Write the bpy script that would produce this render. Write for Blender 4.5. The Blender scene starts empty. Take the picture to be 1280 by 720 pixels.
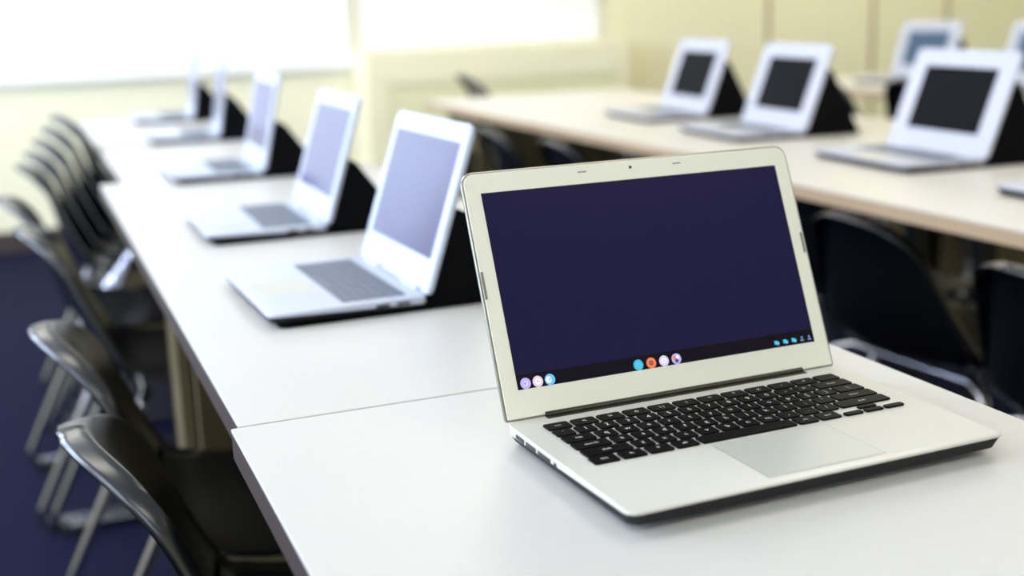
import bpy, bmesh, math, random
from math import sin, cos, pi, radians
from mathutils import Vector, Matrix

# ------------------------------------------------------------------ camera, light, exposure
S = bpy.context.scene
COL = S.collection
TZ = 0.73                      # table top height
CAM = (-0.3367, -0.8729, 0.3294 + 0.747)
YAW, PITCH, ROLL, FPX = 0.3774, 0.2288, -0.0322, 1530.1
cd = bpy.data.cameras.new('camera'); cam = bpy.data.objects.new('camera', cd); COL.objects.link(cam)
cd.sensor_width = 36; cd.lens = 36 * FPX / 1280; cd.clip_start = 0.02
fw = Vector((sin(YAW)*cos(PITCH), cos(YAW)*cos(PITCH), -sin(PITCH)))
rt = Vector((cos(YAW), -sin(YAW), 0)); up = rt.cross(fw)
r2 = rt*cos(ROLL) + up*sin(ROLL); u2 = -rt*sin(ROLL) + up*cos(ROLL)
m = Matrix((r2, u2, -fw)).transposed().to_4x4(); m.translation = Vector(CAM); cam.matrix_world = m
cd.dof.use_dof = True; cd.dof.focus_distance = 1.0; cd.dof.aperture_fstop = cd.lens / 14.5
cd.dof.aperture_blades = 0
S.camera = cam
S.view_settings.view_transform = 'Standard'; S.view_settings.look = 'None'
S.view_settings.gamma = 1; S.view_settings.use_curve_mapping = False
S.view_settings.exposure = 0.34

w = bpy.data.worlds.new('sky'); S.world = w; w.use_nodes = True
w.node_tree.nodes['Background'].inputs[0].default_value = (0.75, 0.86, 1, 1)
w.node_tree.nodes['Background'].inputs[1].default_value = 1.5

XL, XR, YF, YB, HC = -2.4, 6.2, 5.3, -3.4, 2.75    # room shell
WINDOWS = [(-3.0, -1.5), (-1.0, 0.5), (0.9, 2.4), (2.8, 4.3)]    # openings in the left wall
def area(name, loc, rot, sx, sy, power, col):
    l = bpy.data.lights.new(name, 'AREA'); l.shape = 'RECTANGLE'; l.size = sx; l.size_y = sy
    l.energy = power; l.color = col
    o = bpy.data.objects.new(name, l); COL.objects.link(o); o.location = loc; o.rotation_euler = rot
    return o
for (a, b) in WINDOWS:
    area('window_daylight', (XL - 0.12, (a+b)/2, 1.65), (0, -pi/2, 0), 1.3, b - a, 95 if a > 2 else 80 if a > .5 else 34, (0.62, 0.74, 1))
LAMP_W = 6.6       # emission of the ceiling light panels

# ------------------------------------------------------------------ materials
def lin(c):
    return tuple((x/255/12.92 if x/255 <= .04045 else ((x/255+.055)/1.055)**2.4) for x in c)
def mat(name, rgb, rough=.5, metal=0, emit=None, estr=1, spec=.5, coat=0, noise=None, wave=None, bump=0):
    mt = bpy.data.materials.new(name); mt.use_nodes = True
    nt = mt.node_tree; b = nt.nodes['Principled BSDF']
    c = lin(rgb)
    b.inputs['Base Color'].default_value = (*c, 1)
    b.inputs['Roughness'].default_value = rough; b.inputs['Metallic'].default_value = metal
    b.inputs['Specular IOR Level'].default_value = spec; b.inputs['Coat Weight'].default_value = coat
    if emit:
        b.inputs['Emission Color'].default_value = (*lin(emit), 1); b.inputs['Emission Strength'].default_value = estr
    if noise:
        sc, rgb2, stretch = noise
        tc = nt.nodes.new('ShaderNodeTexCoord'); mp = nt.nodes.new('ShaderNodeMapping'); mp.inputs['Scale'].default_value = stretch
        nz = nt.nodes.new('ShaderNodeTexNoise'); nz.inputs['Scale'].default_value = sc; nz.inputs['Detail'].default_value = 5
        mx = nt.nodes.new('ShaderNodeMix'); mx.data_type = 'RGBA'
        nt.links.new(tc.outputs['Object'], mp.inputs[0]); nt.links.new(mp.outputs[0], nz.inputs['Vector'])
        nt.links.new(nz.outputs['Fac'], mx.inputs[0])
        mx.inputs[6].default_value = (*c, 1); mx.inputs[7].default_value = (*lin(rgb2), 1)
        nt.links.new(mx.outputs[2], b.inputs['Base Color'])
        if bump:
            bp = nt.nodes.new('ShaderNodeBump'); bp.inputs['Strength'].default_value = bump; bp.inputs['Distance'].default_value = .002
            nt.links.new(nz.outputs['Fac'], bp.inputs['Height']); nt.links.new(bp.outputs[0], b.inputs['Normal'])
    return mt
M = dict(
    laminate=mat('white_laminate', (188, 186, 182), .38, noise=(30, (192, 190, 186), (1, 6, 1))),
    laminate_b=mat('cream_laminate', (200, 194, 184), .36, noise=(30, (205, 200, 190), (1, 6, 1))),
    edge=mat('table_edge_band', (66, 57, 54), .45),
    edge_b=mat('tan_edge_band', (176, 150, 118), .45),
    wood=mat('olive_wood_panel', (108, 97, 66), .55, noise=(14, (82, 73, 48), (5, 5, .5))),
    darkwood=mat('shelf_interior', (30, 28, 24), .7),
    carpet=mat('navy_carpet', (17, 19, 46), .95, spec=.1, noise=(160, (11, 12, 33), (1, 1, 1)), bump=.6),
    wall=mat('cream_paint', (238, 234, 206), .8, noise=(2, (235, 230, 198), (1, 1, 1))),
    panelw=mat('birch_panelling', (242, 237, 201), .6, noise=(6, (237, 232, 192), (6, 6, .4))),
    groove=mat('panel_groove', (150, 138, 90), .7),
    white=mat('whiteboard_enamel', (246, 246, 244), .25),
    wframe=mat('board_frame', (226, 226, 220), .4),
    cab=mat('cabinet_laminate', (244, 238, 204), .5), cabdoor=mat('cabinet_door_laminate', (232, 229, 186), .5),
    ceil=mat('ceiling_tile', (235, 235, 230), .9),
    lamp=mat('lamp_diffuser', (255, 255, 255), .6, emit=(255, 249, 234), estr=LAMP_W),
    lampf=mat('lamp_frame', (220, 220, 220), .5),
    plastic=mat('black_chair_plastic', (7, 8, 11), .27, spec=.65),
    chrome=mat('chrome_tube', (178, 178, 186), .22, metal=1),
    rubber_and_shade=mat('black_rubber_and_shade', (14, 14, 14), .7),  # real rubber, and the painted shade of the laptop undersides
    alu=mat('champagne_aluminium', (196, 194, 186), .42, metal=.25),
    bezel=mat('cream_bezel', (224, 222, 206), .45),
    rim=mat('lid_rim_metal', (150, 148, 138), .3, metal=.8),
    gap=mat('dark_gap', (24, 22, 16), .4),
    hinge=mat('olive_black_hinge', (38, 36, 22), .25, metal=.3),
    key=mat('black_keycap', (4, 4, 4), .5, spec=.08),
    legend=mat('key_legend', (205, 205, 200), .6),
    pad=mat('trackpad_glass', (188, 188, 180), .3, metal=.15), padline=mat('trackpad_groove', (120, 118, 108), .5),
    silver=mat('silver_plastic', (178, 184, 198), .4),
    silver_w=mat('white_plastic', (178, 178, 186), .45),
    greykeys=mat('grey_keys', (96, 104, 118), .5),
    folio=mat('black_folio_fabric', (4, 4, 5), .9, spec=.1, noise=(300, (8, 8, 9), (1, 1, 1))),
    screen=mat('indigo_screen', (2, 2, 4), .25, spec=.05, emit=(28, 24, 55), estr=1.0),
    shelfbar=mat('taskbar_screen', (6, 5, 8), .25, spec=.12, emit=(12, 9, 18), estr=1),
    screen_l=mat('lavender_screen', (20, 24, 50), .10, spec=1.0, emit=(92, 102, 166), estr=.6),  # even lavender emission under a glossy surface
    screen_r=mat('dark_idle_screen', (3, 3, 4), .35, spec=.03, emit=(20, 21, 28), estr=.9),
    screen_d=mat('teal_grey_screen', (20, 30, 40), .3, spec=.3, emit=(60, 84, 108), estr=1),
)
def em(name, rgb, s=1.0): return mat(name, (4, 4, 4), .4, emit=rgb, estr=s)
ICON = dict(lav=em('icon_lavender', (168, 160, 226)), pink=em('icon_pink', (214, 186, 206)), blue=em('icon_blue', (92, 176, 226)),
            teal=em('icon_teal', (40, 172, 196)), orange=em('icon_orange', (222, 112, 60)), pale=em('icon_pale', (196, 190, 222)),
            violet=em('icon_violet', (130, 104, 190)), white=em('icon_white', (236, 232, 240)), dark=em('icon_dark', (70, 40, 90)),
            cyan=em('icon_cyan', (70, 176, 214)), dim=em('icon_dim', (96, 130, 176)))

# ------------------------------------------------------------------ mesh helpers
def obj(name, bm, mats, parent=None, smooth=False, loc=None, rot=None):
    me = bpy.data.meshes.new(name); bm.normal_update(); bm.to_mesh(me); bm.free()
    for k in (mats if isinstance(mats, (list, tuple)) else [mats]): me.materials.append(k)
    if smooth:
        for p in me.polygons: p.use_smooth = True
        try: me.set_sharp_from_angle(angle=radians(38))
        except Exception: pass
    o = bpy.data.objects.new(name, me); COL.objects.link(o)
    if parent: o.parent = parent
    if loc: o.location = loc
    if rot: o.rotation_euler = rot
    return o
def box(bm, x0, x1, y0, y1, z0, z1, mi=0, bev=0):
    vs = [bm.verts.new((x, y, z)) for z in (z0, z1) for y in (y0, y1) for x in (x0, x1)]
    fs = [bm.faces.new([vs[i] for i in f]) for f in ((0,2,3,1),(4,5,7,6),(0,1,5,4),(2,6,7,3),(0,4,6,2),(1,3,7,5))]
    for f in fs: f.material_index = mi
    if bev:
        es = {e for f in fs for e in f.edges}
        r = bmesh.ops.bevel(bm, geom=list(es), offset=bev, segments=2, affect='EDGES', profile=.6)
        for f in r['faces']: f.material_index = mi
    return fs
def rrect(x0, x1, y0, y1, r, n=5, q=None):
    pts = []; rt_ = r; q = r if q is None else q
    for cx, cy, a0, r in ((x1-r, y1-r, 0, r), (x0+r, y1-r, pi/2, r), (x0+q, y0+q, pi, q), (x1-q, y0+q, 3*pi/2, q)):
        for k in range(n+1):
            a = a0 + k*pi/2/n; pts.append((cx+r*cos(a), cy+r*sin(a)))
    return pts
def loft(bm, rings, mi=0, cap0=True, cap1=True):
    R = [[bm.verts.new(p) for p in ring] for ring in rings]
    n = len(R[0])
    for a, b in zip(R, R[1:]):
        for i in range(n):
            bm.faces.new((a[i], a[(i+1) % n], b[(i+1) % n], b[i])).material_index = mi
    if cap0: bm.faces.new(R[0][::-1]).material_index = mi
    if cap1: bm.faces.new(R[-1]).material_index = mi
    return R
def slab(bm, x0, x1, y0, y1, z0, z1, r, mi=0, ch=0, n=5, q=None):
    rs = []; q = r if q is None else q
    if ch: rs.append([(x, y, z0) for x, y in rrect(x0+ch, x1-ch, y0+ch, y1-ch, max(r-ch, .0002), n, max(q-ch, .0002))])
    rs.append([(x, y, z0+ch) for x, y in rrect(x0, x1, y0, y1, r, n, q)])
    rs.append([(x, y, z1-ch) for x, y in rrect(x0, x1, y0, y1, r, n, q)])
    if ch: rs.append([(x, y, z1) for x, y in rrect(x0+ch, x1-ch, y0+ch, y1-ch, max(r-ch, .0002), n, max(q-ch, .0002))])
    return loft(bm, rs, mi)
def disc(bm, cx, cy, z, r, mi=0, n=20, inner=0, ry=None):
    ry = ry or r
    if inner:
        a = [bm.verts.new((cx+r*cos(t*2*pi/n), cy+r*sin(t*2*pi/n), z)) for t in range(n)]
        b = [bm.verts.new((cx+inner*cos(t*2*pi/n), cy+inner*sin(t*2*pi/n), z)) for t in range(n)]
        for i in range(n): bm.faces.new((a[i], a[(i+1) % n], b[(i+1) % n], b[i])).material_index = mi
    else:
        bm.faces.new([bm.verts.new((cx+r*cos(t*2*pi/n), cy+ry*sin(t*2*pi/n), z)) for t in range(n)]).material_index = mi
def quad(bm, x0, x1, y0, y1, z, mi=0):
    bm.faces.new([bm.verts.new(p) for p in ((x0,y0,z),(x1,y0,z),(x1,y1,z),(x0,y1,z))]).material_index = mi
def catmull(pts, sub=6):
    P = [Vector(p) for p in pts]; P = [2*P[0]-P[1]] + P + [2*P[-1]-P[-2]]; out = []
    for i in range(1, len(P)-2):
        for k in range(sub):
            t = k/sub; a, b, c, d = P[i-1], P[i], P[i+1], P[i+2]
            out.append(.5*((2*b)+(-a+c)*t+(2*a-5*b+4*c-d)*t*t+(-a+3*b-3*c+d)*t**3))
    out.append(P[-2]); return out
def tube(bm, pts, r, n=10, mi=0):
    pts = [Vector(p) for p in pts]; rings = []; prev = None
    for i, p in enumerate(pts):
        t = (pts[min(i+1, len(pts)-1)] - pts[max(i-1, 0)]).normalized()
        if prev is None:
            a = t.orthogonal().normalized()
        else:
            a = (prev - t*prev.dot(t)).normalized()
        prev = a; b = t.cross(a)
        rings.append([p + a*r*cos(2*pi*k/n) + b*r*sin(2*pi*k/n) for k in range(n)])
    loft(bm, rings, mi)
def bend(pts, rad=.03, n=5):
    """polyline with rounded corners"""
    P = [Vector(p) for p in pts]; out = [P[0]]
    for i in range(1, len(P)-1):
        a = (P[i-1]-P[i]); b = (P[i+1]-P[i]); r = min(rad, a.length*.45, b.length*.45)
        s = P[i]+a.normalized()*r; e = P[i]+b.normalized()*r
        for k in range(n+1):
            t = k/n; out.append(s*(1-t)**2 + P[i]*2*t*(1-t) + e*t*t)
    out.append(P[-1]); return out
def thing(name, label, cat, loc=(0,0,0), rotz=0, group=None):
    o = bpy.data.objects.new(name, None); COL.objects.link(o); o.empty_display_size = .05
    o.location = loc; o.rotation_euler = (0, 0, rotz); o['label'] = label; o['category'] = cat
    if group: o['group'] = group
    return o
def struct(name, bm, mats, **k):
    o = obj(name, bm, mats, **k); o['kind'] = 'structure'; return o
def dup(root, loc, rotz, label, group=None):
    r = root.copy(); COL.objects.link(r); r.location = loc; r.rotation_euler = (0, 0, rotz); r['label'] = label
    if group: r['group'] = group
    for ch in list(root.children):
        c = ch.copy(); COL.objects.link(c); c.parent = r
        for g in list(ch.children):
            d = g.copy(); COL.objects.link(d); d.parent = c
    return r
def B(): return bmesh.new()

# ------------------------------------------------------------------ room
bm = B(); box(bm, XL, XR, YB, YF, -.1, 0); struct('floor', bm, M['carpet'])
bm = B(); box(bm, XL, XR, YB, YF, HC, HC+.1); struct('ceiling', bm, M['ceil'])
bm = B(); box(bm, XL-.15, 2.76, YF, YF+.12, 0, HC); box(bm, 2.76, XR+.12, YF, YF+.12, 0, HC, 1)
for x in (3.76, 4.5, 5.06): box(bm, x-.012, x+.012, YF-.004, YF, .1, HC, 2)
struct('wall_far', bm, [M['wall'], M['panelw'], M['groove']])
bm = B(); box(bm, XR, XR+.12, YB, YF, 0, HC); struct('wall_right', bm, M['panelw'])
bm = B(); box(bm, XL-.15, XR+.12, YB-.12, YB, 0, HC); struct('wall_rear', bm, M['wall'])
bm = B(); box(bm, XL-.15, XL, YB, YF, 0, 1.0); box(bm, XL-.15, XL, YB, YF, 2.3, HC)
ys = [YB] + [v for ab in WINDOWS for v in ab] + [YF]
for a, b in zip(ys[::2], ys[1::2]): box(bm, XL-.15, XL, a, b, 1.0, 2.3)
struct('wall_left', bm, M['wall'])
for i, (a, b) in enumerate(WINDOWS):
    bm = B()
    for y in (a+.025, (a+b)/2, b-.025): box(bm, XL-.09, XL-.05, y-.025, y+.025, 1.0, 2.3)
    for z in (1.025, 2.275): box(bm, XL-.09, XL-.05, a, b, z-.025, z+.025)
    box(bm, XL-.1, XL+.04, a-.03, b+.03, .98, 1.0)
    struct('window_%d' % (i+1), bm, M['wframe'])
bm = B(); box(bm, XL, 1.2, YF-.015, YF, 0, .1); struct('baseboard_far', bm, M['edge'])
# ceiling light panels
first = None; lamp_pts = [(x, y) for x in (-1.0, 1.6, 4.2) for y in (4.5, 3.2, .9, -1.6)]
for (x, y) in lamp_pts:
    where = '%s, %s row' % ({-1.0: 'above the left chairs', 1.6: 'above the middle tables', 4.2: 'above the right tables'}[x],
                           {4.5: 'farthest', 3.2: 'second farthest', .9: 'middle', -1.6: 'nearest'}[y])
    lab = 'square white ceiling light panel ' + where
    if first is None:
        first = thing('ceiling_light', lab, 'ceiling light', (x, y, HC), 0, 'ceiling light panels')
        bm = B(); 
        for a in (-1, 1):
            box(bm, -.62, .62, a*.31-.02, a*.31+.02, -.05, 0); box(bm, a*.6-.02, a*.6+.02, -.29, .29, -.05, 0)
        obj('frame', bm, M['lampf'], first)
        bm = B(); box(bm, -.58, .58, -.29, .29, -.04, -.01); obj('diffuser', bm, M['lamp'], first)
    else: dup(first, (x, y, HC), 0, lab)

# whiteboards on the far wall
def board(label, x0, x1, z0, z1, y=YF):
    t = thing('whiteboard', label, 'whiteboard', ((x0+x1)/2, y, z0), 0, 'whiteboards on the far wall')
    hw = (x1-x0)/2; h = z1-z0
    bm = B(); box(bm, -hw+.02, hw-.02, -.02, -.001, .02, h-.02); obj('board_surface', bm, M['white'], t)
    bm = B()
    for s in (-1, 1): box(bm, s*hw-(.02 if s > 0 else 0), s*hw+(.02 if s < 0 else 0), -.028, 0, 0, h, 0)
    box(bm, -hw+.02, hw-.02, -.028, 0, 0, .02); box(bm, -hw+.02, hw-.02, -.028, 0, h-.02, h)
    obj('frame', bm, M['wframe'], t)
    return t
board('large white writing board on the far wall behind the row of lavender screens', -1.9, 1.27, .775, 2.2)
board('white writing board on the far wall above the low cream cabinet', 1.31, 2.66, .865, 2.2)

# low cabinet under the right whiteboard
t = thing('storage_cabinet', 'low cream cabinet with greenish doors under the right whiteboard', 'cabinet', (1.27, YF-.3, 0))
bm = B(); Wc = 1.42
box(bm, 0, .10, 0, .29, .0, .84); box(bm, Wc-.04, Wc, 0, .29, 0, .84); box(bm, 0, Wc, 0, .29, .84, .862)
box(bm, .10, Wc-.04, 0, .29, .70, .84); box(bm, .10, Wc-.04, .02, .29, 0, .08); box(bm, .10, Wc-.04, .25, .29, .08, .70)
obj('body', bm, M['cab'], t)
for k in range(3):
    x0 = .102 + k*.427
    bm = B(); box(bm, x0, x0+.421, .005, .023, .085, .695, 0, .002); d = obj('door', bm, M['cabdoor'], t)
    bm = B(); tube(bm, bend([(x0+.38, .005, .55), (x0+.38, -.02, .55), (x0+.38, -.02, .45), (x0+.38, .005, .45)], .01), .004)
    obj('handle', bm, M['chrome'], d, True)

# ------------------------------------------------------------------ tables
def table(label, x0, x1, y0, y1, top, edge, group, ped=(.42, .58), pedx=.06):
    cx, cy = (x0+x1)/2, (y0+y1)/2
    t = thing('classroom_table', label, 'table', (cx, cy, 0), 0, group)
    hw, hl = (x1-x0)/2, (y1-y0)/2 - .0006
    bm = B(); slab(bm, -hw, hw, -hl, hl, TZ-.003, TZ, .002, 0, .0004, 2); obj('tabletop', bm, top, t)
    bm = B(); slab(bm, -hw, hw, -hl, hl, TZ-.026, TZ-.003, .003, 0, 0, 2); obj('edge_band', bm, edge, t)
    if ped:
     L = y1-y0; a = -hl+L*ped[0]; b = -hl+L*ped[1]
    zt = TZ-.026; px0, px1 = -hw+pedx, hw-.05
    if ped:
     bm = B();
     box(bm, px0, px1, a, a+.02, 0, zt); box(bm, px0, px1, b-.02, b, 0, zt)
     box(bm, px0+.002, px1, a+.02, b-.02, zt-.12, zt-.0); box(bm, px0+.002, px1, a+.02, b-.02, 0.03, .05)
     box(bm, px0, px0+.02, b-.12, b-.02, .05, zt-.12)
     obj('pedestal', bm, M['wood'], t)
     bm = B(); box(bm, px1-.02, px1-.004, a+.02, b-.02, .05, zt-.12); obj('pedestal_back', bm, M['darkwood'], t)
    for s in (-1, 1):
        bm = B(); y = s*(hl-.12)
        box(bm, hw-.16, hw-.12, y-.02, y+.02, .02, zt); box(bm, -.12, hw-.04, y-.025, y+.025, 0, .03, 0, .004)
        obj('leg', bm, M['rubber_and_shade'], t)
    return t
gA = 'tables in the long left row'; gB = 'tables in the right row'
table('white laminate table under the large open laptop in front', -.198, .400, -1.55, .139, M['laminate'], M['edge'], gA)
table('white table joined end to end beyond the front table, holding the nearest lavender-screened laptops', -.191, .398, .1405, 1.833, M['laminate'], M['edge'], gA, (.48, .70))
table('farthest white table of the left row, holding the two farthest laptops', -.145, .372, 1.8345, 3.56, M['laminate'], M['edge'], gA, (.68, .92))
table('cream table with tan edge at the right, its near part outside the view', 1.0, 1.9, -.2, 1.48, M['laminate_b'], M['edge_b'], gB, None)
table('farther whitish table of the right row, holding the two smaller black-screened laptops', 1.08, 1.9, 1.4815, 3.54, M['laminate_b'], M['edge_b'], gB, (.78, .92), .04)
table('small strip of cream table behind the right row, under the raised laptop', 2.5, 3.35, 1.6, 3.5, M['laminate_b'], M['edge_b'], 'tables at the back right')

# ------------------------------------------------------------------ chairs
def make_chair(label, group):
    t = thing('classroom_chair', label, 'chair', (0,0,0), 0, group)
    prof = [(.225, .398), (.215, .418), (.18, .430), (.10, .424), (0, .414), (-.08, .410), (-.135, .417), (-.172, .445),
            (-.190, .49), (-.203, .54), (-.215, .59), (-.230, .64), (-.248, .675), (-.270, .697)]
    P = catmull([(a, 0, b) for a, b in prof], 4); n = len(P); NV = 18
    bm = B(); G = []
    for i, p in enumerate(P):
        s = i/(n-1); tg = (P[min(i+1, n-1)]-P[max(i-1, 0)]).normalized(); nrm = Vector((tg.z, 0, -tg.x))  # towards sitter
        nrm = -nrm if nrm.z < 0 and s < .4 else nrm
        if nrm.x < 0 and s > .5: nrm = -nrm
        hw = .196
        if s < .12: hw *= (1-(1-s/.12)**2.6*.32)
        if .42 < s < .56: hw *= 1-.06*sin(pi*(s-.42)/.14)
        if s > .58: hw = .196 - .108*((s-.58)/.42)**.9
        if s > .82: hw *= max(.20, math.sqrt(max(0, 1-((s-.82)/.185)**2.0)))
        c = .008 + (.033 if s > .5 else .033*max(0, (s-.3)/.2))
        row = []
        for k in range(NV+1):
            v = -1+2*k/NV
            row.append(bm.verts.new(p + Vector((0, v*hw, 0)) + (Vector((1, 0, 0)) if s > .5 else nrm)*(c*(abs(v*hw)/.19)**2)))
        G.append(row)
    for i in range(n-1):
        for k in range(NV): bm.faces.new((G[i][k], G[i][k+1], G[i+1][k+1], G[i+1][k]))
    i0 = int(n*.52)                                   # rolled lip round the backrest
    path = [(i, 0) for i in range(i0, n)] + [(n-1, k) for k in range(1, NV)] + [(i, NV) for i in range(n-1, i0-1, -1)]
    prev = None
    for q, (i, k) in enumerate(path):
        v = G[i][k].co; ins = Vector((0, 0, 0))
        if k in (0, NV): ins += (v - G[i][1 if k == 0 else NV-1].co).normalized()
        if i == n-1: ins += (v - G[n-2][k].co).normalized() * (1.2 if 0 < k < NV else .6)
        out = ins.normalized(); back = Vector((-1, 0, -.25)).normalized()
        g = min(1, (i-i0)/(n-i0)*1.3)
        ring = [G[i][k]] + [bm.verts.new(v + out*a*g + back*b*g) for a, b in ((.003, .001), (.006, .006), (.007, .014), (.006, .023))]
        if prev:
            for u in range(4): bm.faces.new((prev[u], ring[u], ring[u+1], prev[u+1]))
        prev = ring
    bmesh.ops.recalc_face_normals(bm, faces=bm.faces)
    o = obj('seat_shell', bm, M['plastic'], t, True)
    for p_ in o.data.polygons: p_.use_smooth = True
    md = o.modifiers.new('thick', 'SOLIDIFY'); md.thickness = .005; md.offset = 0
    for s in (-1, 1):
        y = s*.204
        bm = B()
        tube(bm, bend([(.13, s*.15, .402), (.155, y, .382), (.20, y, .016), (-.30, y, .016), (-.12, y, .378), (-.10, s*.15, .397)], .045), .0105)
        obj('leg', bm, M['chrome'], t, True)
        for fx, fy in ((.145, 1.0), (-.255, 1.0)):
            bm = B(); slab(bm, fx-.025, fx+.025, y*fy-.014, y*fy+.014, 0, .01, .01); obj('foot', bm, M['rubber_and_shade'], t)
    for x, z in ((.13, .402), (-.10, .397)):
        bm = B(); tube(bm, [(x, -.15, z), (x, .15, z)], .0095); obj('cross_bar', bm, M['chrome'], t, True)
    return t
gl = 'black chairs along the left row'; gr = 'black chairs between the two table rows'
LEFT = [(-.040, .30, 0, 'nearest black plastic chair at the left table row, pale light on its curled backrest'),
        (-.058, .725, -1, 'second black chair from the front at the left row, pale rim on its backrest'),
        (-.07, 1.55, 0, 'third black chair from the front at the left row, mostly dark'),
        (-.105, 2.0, 2, 'fourth black chair from the front at the left row, cut by the left frame edge')]
chair0 = None
for x, y, a, lab in LEFT:
    if chair0 is None:
        chair0 = make_chair(lab, gl); chair0.location = (x, y, 0); chair0.rotation_euler = (0, 0, radians(a))
    else: dup(chair0, (x, y, 0), radians(a), lab, gl)
for k, lab in enumerate(['lowest chair of the black chair stack at the far left', 'second chair from the bottom in the stack at the far left',
                         'middle chair of the black chair stack at the far left', 'second chair from the top in the stack at the far left',
                         'topmost chair of the black chair stack at the far left']):
    dup(chair0, (-.062+.025*k, 2.62, .031*k), 0, lab, 'stacked black chairs at the far left')
for x, y, a, lab in [(1.20, .40, -3, 'black chair with bright blue rim at the right frame edge under the cream table'),
                     (1.26, .90, 4, 'black chair right of the large laptop, second along the cream table'),
                     (1.42, 1.37, 4, 'black chair whose backrest shows just right of the large laptop screen'),
                     (1.36, 1.87, 0, 'black chair hidden behind the large laptop, under the right table row'),
                     (1.32, 2.31, 1, 'black chair just above the large laptop lid, second from its left corner'),
                     (1.29, 2.75, -1, 'black chair above the left corner of the large laptop lid')]:
    dup(chair0, (x, y, 0), radians(a), lab, gr)
for x, y, a, lab in [(2.44, 2.62, 0, 'black chair between the second and third right-row laptops'),
                     (2.44, 2.13, 0, 'black chair directly behind the nearest fully seen right-row laptop')]:
    dup(chair0, (x, y, 0), radians(a), lab, 'black chairs at the back right tables').scale = (1.1, 1.1, 1.17)
dup(chair0, (1.71, 3.95, 0), radians(-6), 'black chair whose top peeks over the far end of the right table', 'black chairs at the back right tables').scale = (1.15, 1.15, 1.13)

# ------------------------------------------------------------------ laptops
TH = .017
def lap_base(bm, W, D, tb=.011, tf=.0045, r=.009, low=False):
    def ring(ins, zb, zf, rr):
        out = []
        for x, y in rrect(-W/2+ins, W/2-ins, -D+ins, 0-ins*.3, rr):
            k = min(1, max(0, (y+D)/D)); out.append((x, y, zf+(zb-zf)*k))
        return out
    if low: loft(bm, [ring(.016, .0022, .0040, r*.6), ring(.004, .0040, .0062, r), ring(.0008, TH-tb+.0028, TH-tf+.0024, r)])
    else: loft(bm, [ring(.0006, TH-tb+.003, TH-tf+.0025, r), ring(0, TH-tb+.0034, TH-tf+.0028, r), ring(0, TH-.0008, TH-.0008, r), ring(.0008, TH, TH, r)])
def feet(t, W, D, z=TZ):
    for sx in (-1, 1):
        for y in (-.02, -D+.03):
            h = .0026 if y > -.05 else .0042
            x = sx*(W/2-.035); bm = B(); slab(bm, x-.009, x+.009, y-.004, y+.004, 0, h, .0035)
            obj('rubber_foot', bm, M['rubber_and_shade'], t)
def lap_lid(t, W, H, tilt, mats, z=TH, thick=.006, r=.011, q=.0025):
    """lid in its own frame: x across, y up the lid, z out of the screen"""
    bm = B()
    rs = [[(x, y, zz) for x, y in rrect(-W/2+i, W/2-i, .0+i, H-i, rr, 5, min(rr, q))] for zz, i, rr in
          ((-thick, .003, r*.8), (-thick+.0015, .0006, r), (-.0014, 0, r), (-.0004, .0006, r))]
    loft(bm, rs, 0)
    lid = obj('lid', bm, mats, t, True, (0, 0, z), (pi/2-tilt, 0, 0))
    return lid

# ---- the large laptop in front
W, D, H = .325, .2052, .2098
LY = .0276
tilt = .4039
main = thing('laptop', 'large open silver laptop in front with dark indigo screen and sharp black keys', 'laptop',
             (W/2*cos(LY), W/2*sin(LY), TZ), LY)
bm = B(); lap_base(bm, W, D); base = obj('base', bm, M['alu'], main, True)
bm = B(); lap_base(bm, W, D, low=True); obj('shaded_bottom_shell', bm, M['rubber_and_shade'], base, True)  # underside coloured black to hold the shade below the wedge
feet(main, W, D)
# ports in the left side
def side_port(y0, y1, z0, z1, name):
    k = (( (y0+y1)/2 )+D)/D
    bm = B(); box(bm, -W/2-.0005, -W/2+.004, y0, y1, TH+z0, TH+z1, 0, .0003); return obj(name, bm, M['gap'], base)
side_port(-.036, -.021, -.0062, -.0028, 'port'); side_port(-.058, -.040, -.0062, -.0028, 'port'); side_port(-.084, -.062, -.0058, -.0026, 'port')
side_port(-.0945, -.0905, -.0052, -.0025, 'port')
# hinge
bm = B(); box(bm, -.1275, .1275, -.0068, -.0012, TH-.0003, TH+.0004); obj('hinge_gap', bm, M['gap'], base)
bm = B(); tube(bm, [(-.127, .001, TH+.0004), (.127, .001, TH+.0004)], .0032, 12); obj('hinge_barrel', bm, M['hinge'], main, True)
# trackpad
bm = B(); quad(bm, -.0455, .0575, -.1945, -.1215, TH+.00008, 1); quad(bm, -.0451, .0571, -.1941, -.1219, TH+.00014, 0)
obj('trackpad', bm, [M['pad'], M['padline']], base)
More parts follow.
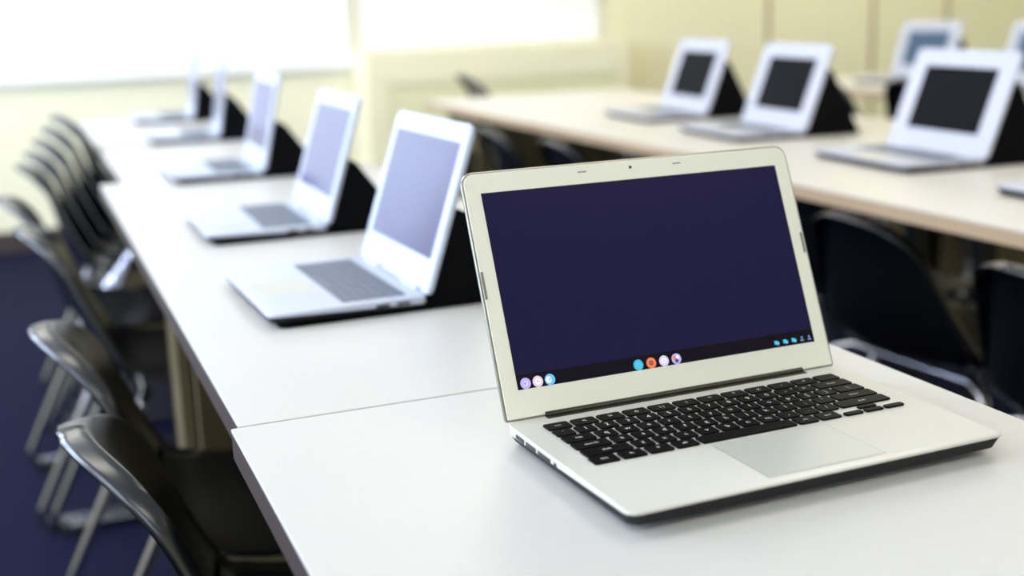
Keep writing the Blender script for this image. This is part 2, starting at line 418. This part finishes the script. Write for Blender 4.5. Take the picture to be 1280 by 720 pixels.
# keyboard
kb = thing('keyboard', '', ''); del kb['label']; del kb['category']
kb.parent = main
def text_mesh(s, size):
    c = bpy.data.curves.new('txt', 'FONT'); c.body = s; c.size = size; c.align_x = 'CENTER'; c.align_y = 'CENTER'; c.resolution_u = 2
    o = bpy.data.objects.new('txt', c); COL.objects.link(o); bpy.context.view_layer.update()
    me = bpy.data.meshes.new_from_object(o.evaluated_get(bpy.context.evaluated_depsgraph_get()))
    bpy.data.objects.remove(o); bpy.data.curves.remove(c); return me
KX0, KX1, KY0 = .0210-W/2, .3055-W/2, -.0205
RP = .01625
U = (KX1-KX0)/15
def key(x0, x1, y0, y1, leg):
    bm = B(); g = .0012
    slab(bm, x0+g, x1-g, y0+.0011, y1-.0011, TH+.0001, TH+.0016, .0022, 0, .0004, 3)
    if leg:
        sz = .0074 if len(leg) == 1 else .0046
        me = text_mesh(leg, sz); nb = len(bm.verts); nf = len(bm.faces)
        me.transform(Matrix.Translation(((x0+x1)/2, (y0+y1)/2, TH+.00168)))
        bm.from_mesh(me); bm.faces.ensure_lookup_table()
        for f in bm.faces[nf:]: f.material_index = 1
        bpy.data.meshes.remove(me)
    obj('key', bm, [M['key'], M['legend']], kb)
rows = [
    [('esc', 1.25)] + [(c, 1.25) for c in ['<', '>', 'o', '[ ]', '||', '*', '*', 'x', '-', '+', '']],
    [(c, 1) for c in '`1234567890-='] + [('back', 2)],
    [('tab', 1.5)] + [(c, 1) for c in 'qwertyuiop[]'] + [('\\', 1.5)],
    [('search', 1.75)] + [(c, 1) for c in "asdfghjkl;'"] + [('enter', 2.25)],
    [('shift', 2.25)] + [(c, 1) for c in "zxcvbnm,./"] + [('shift', 2.75)]]
for ri, row in enumerate(rows):
    x = KX0; tot = sum(wd for _, wd in row); y1 = KY0-ri*RP
    for leg, wd in row:
        x1 = x+wd*U*15/tot; key(x, x1, y1-RP, y1, leg); x = x1
y1 = KY0-5*RP; y0 = y1-RP; o_ = -W/2
for a, b, leg in [(.0195, .0435, 'ctrl'), (.0435, .0665, 'fn'), (.0665, .0895, '*'), (.0895, .1115, 'alt'), (.1115, .2005, ''),
                  (.2005, .2215, 'alt'), (.2215, .2435, 'ctrl')]:
    key(a+o_, b+o_, y0, y1, leg)
key(.2445+o_, .2645+o_, y0-.0005, y0+RP*.5, ''); key(.2845+o_, .3055+o_, y0-.0005, y0+RP*.5, '')
key(.2645+o_, .2845+o_, y0-.0005, y0+RP*.5, ''); key(.2645+o_, .2845+o_, y0+RP*.5, y1, '')
# lid
lid = lap_lid(main, W, H, tilt, [M['rim']])
bm = B(); slab(bm, -W/2+.0022, W/2-.0022, .0015, H-.0022, -.0006, .0006, .0095, 0, .0003, 6, .0012); obj('bezel', bm, M['bezel'], lid, True)
sx0, sx1, sy0, sy1 = .0157-W/2, .3093-W/2, .0243, .1908
bm = B(); z = .0008
quad(bm, sx0, sx1, sy0, sy1, z-.0001, 2)
quad(bm, sx0+.0004, sx1-.0004, .0362, sy1-.0006, z, 0); quad(bm, sx0+.0004, sx1-.0004, sy0+.0003, .0362, z, 1)
names = list(ICON); sm = [M['screen'], M['shelfbar'], M['gap']] + [ICON[k] for k in names]; I = {k: i+3 for i, k in enumerate(names)}
yi = .0292
def ic(x, c, extra=()):
    disc(bm, x-W/2, yi-.0003, z+.00008, .0047, I[c], 24)
    for (dx, dy, r, cc) in extra: disc(bm, x-W/2+dx, yi-.0003+dy, z+.00016, r, I[cc], 14)
ic(.0233, 'lav', ((0, 0, .0026, 'pale'), (-.0006, 0, .0012, 'violet')))
ic(.0343, 'pink', ((0, 0, .0028, 'white'), (.0004, .0003, .0012, 'violet')))
ic(.0453, 'blue', ((-.001, 0, .0028, 'white'), (.0002, 0, .0020, 'blue')))
ic(.1283, 'teal', ((0, 0, .0026, 'blue'), (0, 0, .0015, 'teal')))
ic(.1408, 'orange', ((0, 0, .0020, 'dark'), (0, 0, .0010, 'orange')))
ic(.1533, 'pale', ((0, .0004, .0024, 'white'), (0, 0, .0013, 'violet')))
ic(.1656, 'lav', ((-.0018, .0012, .0017, 'orange'), (.0014, .0014, .0016, 'white'), (0, -.0016, .0017, 'dark')))
for x, c in ((.2692, 'cyan'), (.2786, 'cyan'), (.2877, 'cyan'), (.2964, 'dim'), (.3043, 'dim')):
    x -= W/2
    if c == 'cyan':
        quad(bm, x-.0024, x+.0006, yi-.0022, yi+.0012, z+.0001, I['cyan']); disc(bm, x+.0009, yi-.0012, z+.00014, .0018, I['cyan'], 12)
    else:
        disc(bm, x, yi+.0005, z+.0001, .0011, I['dim'], 12); quad(bm, x-.0018, x+.0018, yi-.0026, yi-.0012, z+.0001, I['dim'])
obj('screen', bm, sm, lid)
bm = B(); disc(bm, -.0029, .2015, .0009, .0015, 0, 16); obj('camera_eye', bm, M['gap'], lid)
for x in (-.0502, .0440):
    bm = B(); slab(bm, x-.0042, x+.0042, .2008, .2018, .0004, .0009, .0004, 0, 0, 2); obj('microphone_slot', bm, M['padline'], lid)
for x, ya, yb in ((.0033, .1015, .1250), (.3205, .1060, .1255)):
    x -= W/2
    bm = B(); slab(bm, x-.0011, x+.0011, ya, yb, .0004, .0014, .001, 0, .0002, 3); obj('edge_bumper', bm, M['padline'], lid)

# ---- the other laptops
def keys_mesh(bm, W, D, y0, y1, z, m=.018, mi=0):
    nx, ny = 14, 6
    for j in range(ny):
        for i in range(nx):
            if j == ny-1 and 4 < i < 9: continue
            xa = -W/2+m+(W-2*m)*i/nx; ya = y0+(y1-y0)*(ny-1-j)/ny
            box(bm, xa+.0009, xa+(W-2*m)/nx-.0009, ya+.001, ya+(y1-y0)/ny-.001, z, z+.0012, mi)
    j = ny-1
    xa = -W/2+m+(W-2*m)*5/nx; xb = -W/2+m+(W-2*m)*9/nx
    box(bm, xa+.0009, xb-.0009, y0+.001, y0+(y1-y0)/ny-.001, z, z+.0012, mi)
def stand_mesh(W, D, H, tilt, apex, reach):
    """folded black folio: thin tray under the base, closed wedge behind the lid"""
    bm = B()
    hx = W/2-.004
    sec = []
    A = (.0085, TH-.006); Bp = (sin(tilt)*apex*H+.0085, TH+cos(tilt)*apex*H)
    C = (reach, .0015); Dd = (-.004, .0015)
    outl = [Dd, A, Bp, (Bp[0]+.012, Bp[1]-.004), ((Bp[0]+C[0])/2+.008, (Bp[1]+C[1])/2-.006), C, (C[0], .0002), (-.004, .0002)]
    rings = [[(x, y, z) for y, z in outl] for x in (-hx, hx)]
    loft(bm, rings)
    slab(bm, -W/2-.001, W/2+.001, -D+.012, reach*.7, .0002, .0022, .01)
    return bm
def small_laptop(label, group, x, y, yawd, tilt, W, D, H, ms, mt, mb, body, scr, keym, apex, reach):
    t = thing('laptop', label, 'laptop', (x, y, TZ), radians(yawd), group)
    bm = B(); lap_base(bm, W, D, .012, .006); b = obj('base', bm, body, t, True)
    bm = B(); lap_base(bm, W, D, .012, .006, low=True); obj('shaded_bottom_shell', bm, M['rubber_and_shade'], b, True)  # same black underside, shade put into its colour
    bm = B(); keys_mesh(bm, W, D, -.098, -.020, TH); obj('keyboard', bm, keym, b)
    bm = B(); quad(bm, -.045, .045, -D+.012, -.108, TH+.0002); obj('trackpad', bm, M['pad'], b)
    for s in (-1, 1):
        bm = B(); tube(bm, [(s*(W/2-.06)-.028, 0, TH+.001), (s*(W/2-.06)+.028, 0, TH+.001)], .0042, 12); obj('hinge', bm, M['silver'], t, True)
    for yy in (-.03, -.055):
        bm = B(); box(bm, W/2-.004, W/2+.0004, yy-.008, yy+.008, TH-.0068, TH-.0035); obj('port', bm, M['gap'], b)
    l = lap_lid(t, W, H, tilt, [body], thick=.007, r=.014, q=.008)
    bm = B(); slab(bm, -W/2+.002, W/2-.002, .002, H-.002, -.0006, .0006, .012, 0, .0003, 6, .006); obj('bezel', bm, body, l, True)
    bm = B(); quad(bm, -W/2+ms, W/2-ms, mb, H-mt, .0008); obj('screen', bm, scr, l)
    bm = B(); disc(bm, 0, H-mt*.45, .0009, .0016, 0, 14); obj('camera_eye', bm, M['gap'], l)
    obj('folio_stand', stand_mesh(W, D, H, tilt, apex, reach), M['folio'], t)
    return t
gs = 'laptops in the long left row'
SL = dict(W=.272, D=.187, H=.205, ms=.020, mt=.024, mb=.040)
small_laptop('open silver laptop with lavender-blue screen just left of the large laptop', gs, .080, .590, -88.5, radians(18.5), body=M['silver'], scr=M['screen_l'], keym=M['greykeys'], apex=.50, reach=.135, **SL)
lrow = [('second laptop behind the large one in the left row, pale blue screen', .097, 1.130, -90.5, 18),
        ('third laptop behind the large one in the left row, washed-out pale screen', .138, 1.86, -91, 13),
        ('fourth laptop behind the large one in the left row, seen nearly edge-on', .185, 2.70, -95, 9),
        ('farthest laptop of the left row, thin and grey against the whiteboard', .205, 3.38, -94, 8)]
proto = [o for o in COL.objects if o.name.startswith('laptop')][-1]
for lab, x, y, a, tl in lrow:
    r = dup(proto, (x, y, TZ), radians(a), lab, gs)
    for c in r.children:
        if c.name.startswith('lid'): c.rotation_euler.x = pi/2-radians(tl)
gq = 'laptops in the right row'
SR = dict(W=.322, D=.190, H=.219, ms=.048, mt=.038, mb=.044)
pr = small_laptop('nearest fully seen laptop of the right row, white frame and black screen', gq, 1.433, 1.173, -93, radians(20.2), body=M['silver_w'], scr=M['screen_r'], keym=M['greykeys'], apex=.72, reach=.16, **SR)
for lab, x, y, a in [('middle black-screened laptop of the right row, above the large laptop lid', 1.464, 1.818, -93.6),
                     ('farthest laptop of the right row, small with a black screen, left of two alike', 1.522, 2.38, -94.2)]:
    dup(pr, (x, y, TZ), radians(a), lab, gq)
dup(pr, (1.385, .585, TZ), radians(-93), 'laptop cut by the right frame edge, only the corner of its base in view', gq)
gz = 'laptops on the back right table'
pd = small_laptop('white laptop with blue-grey screen on the table behind the right row', gz, 2.92, 3.0, -88, radians(17), body=M['silver_w'], scr=M['screen_d'], keym=M['greykeys'], apex=.72, reach=.16, **SR)
dup(pd, (2.92, 2.42, TZ), radians(-90), 'white laptop at the far right edge, only a sliver of its lid in view', gz)
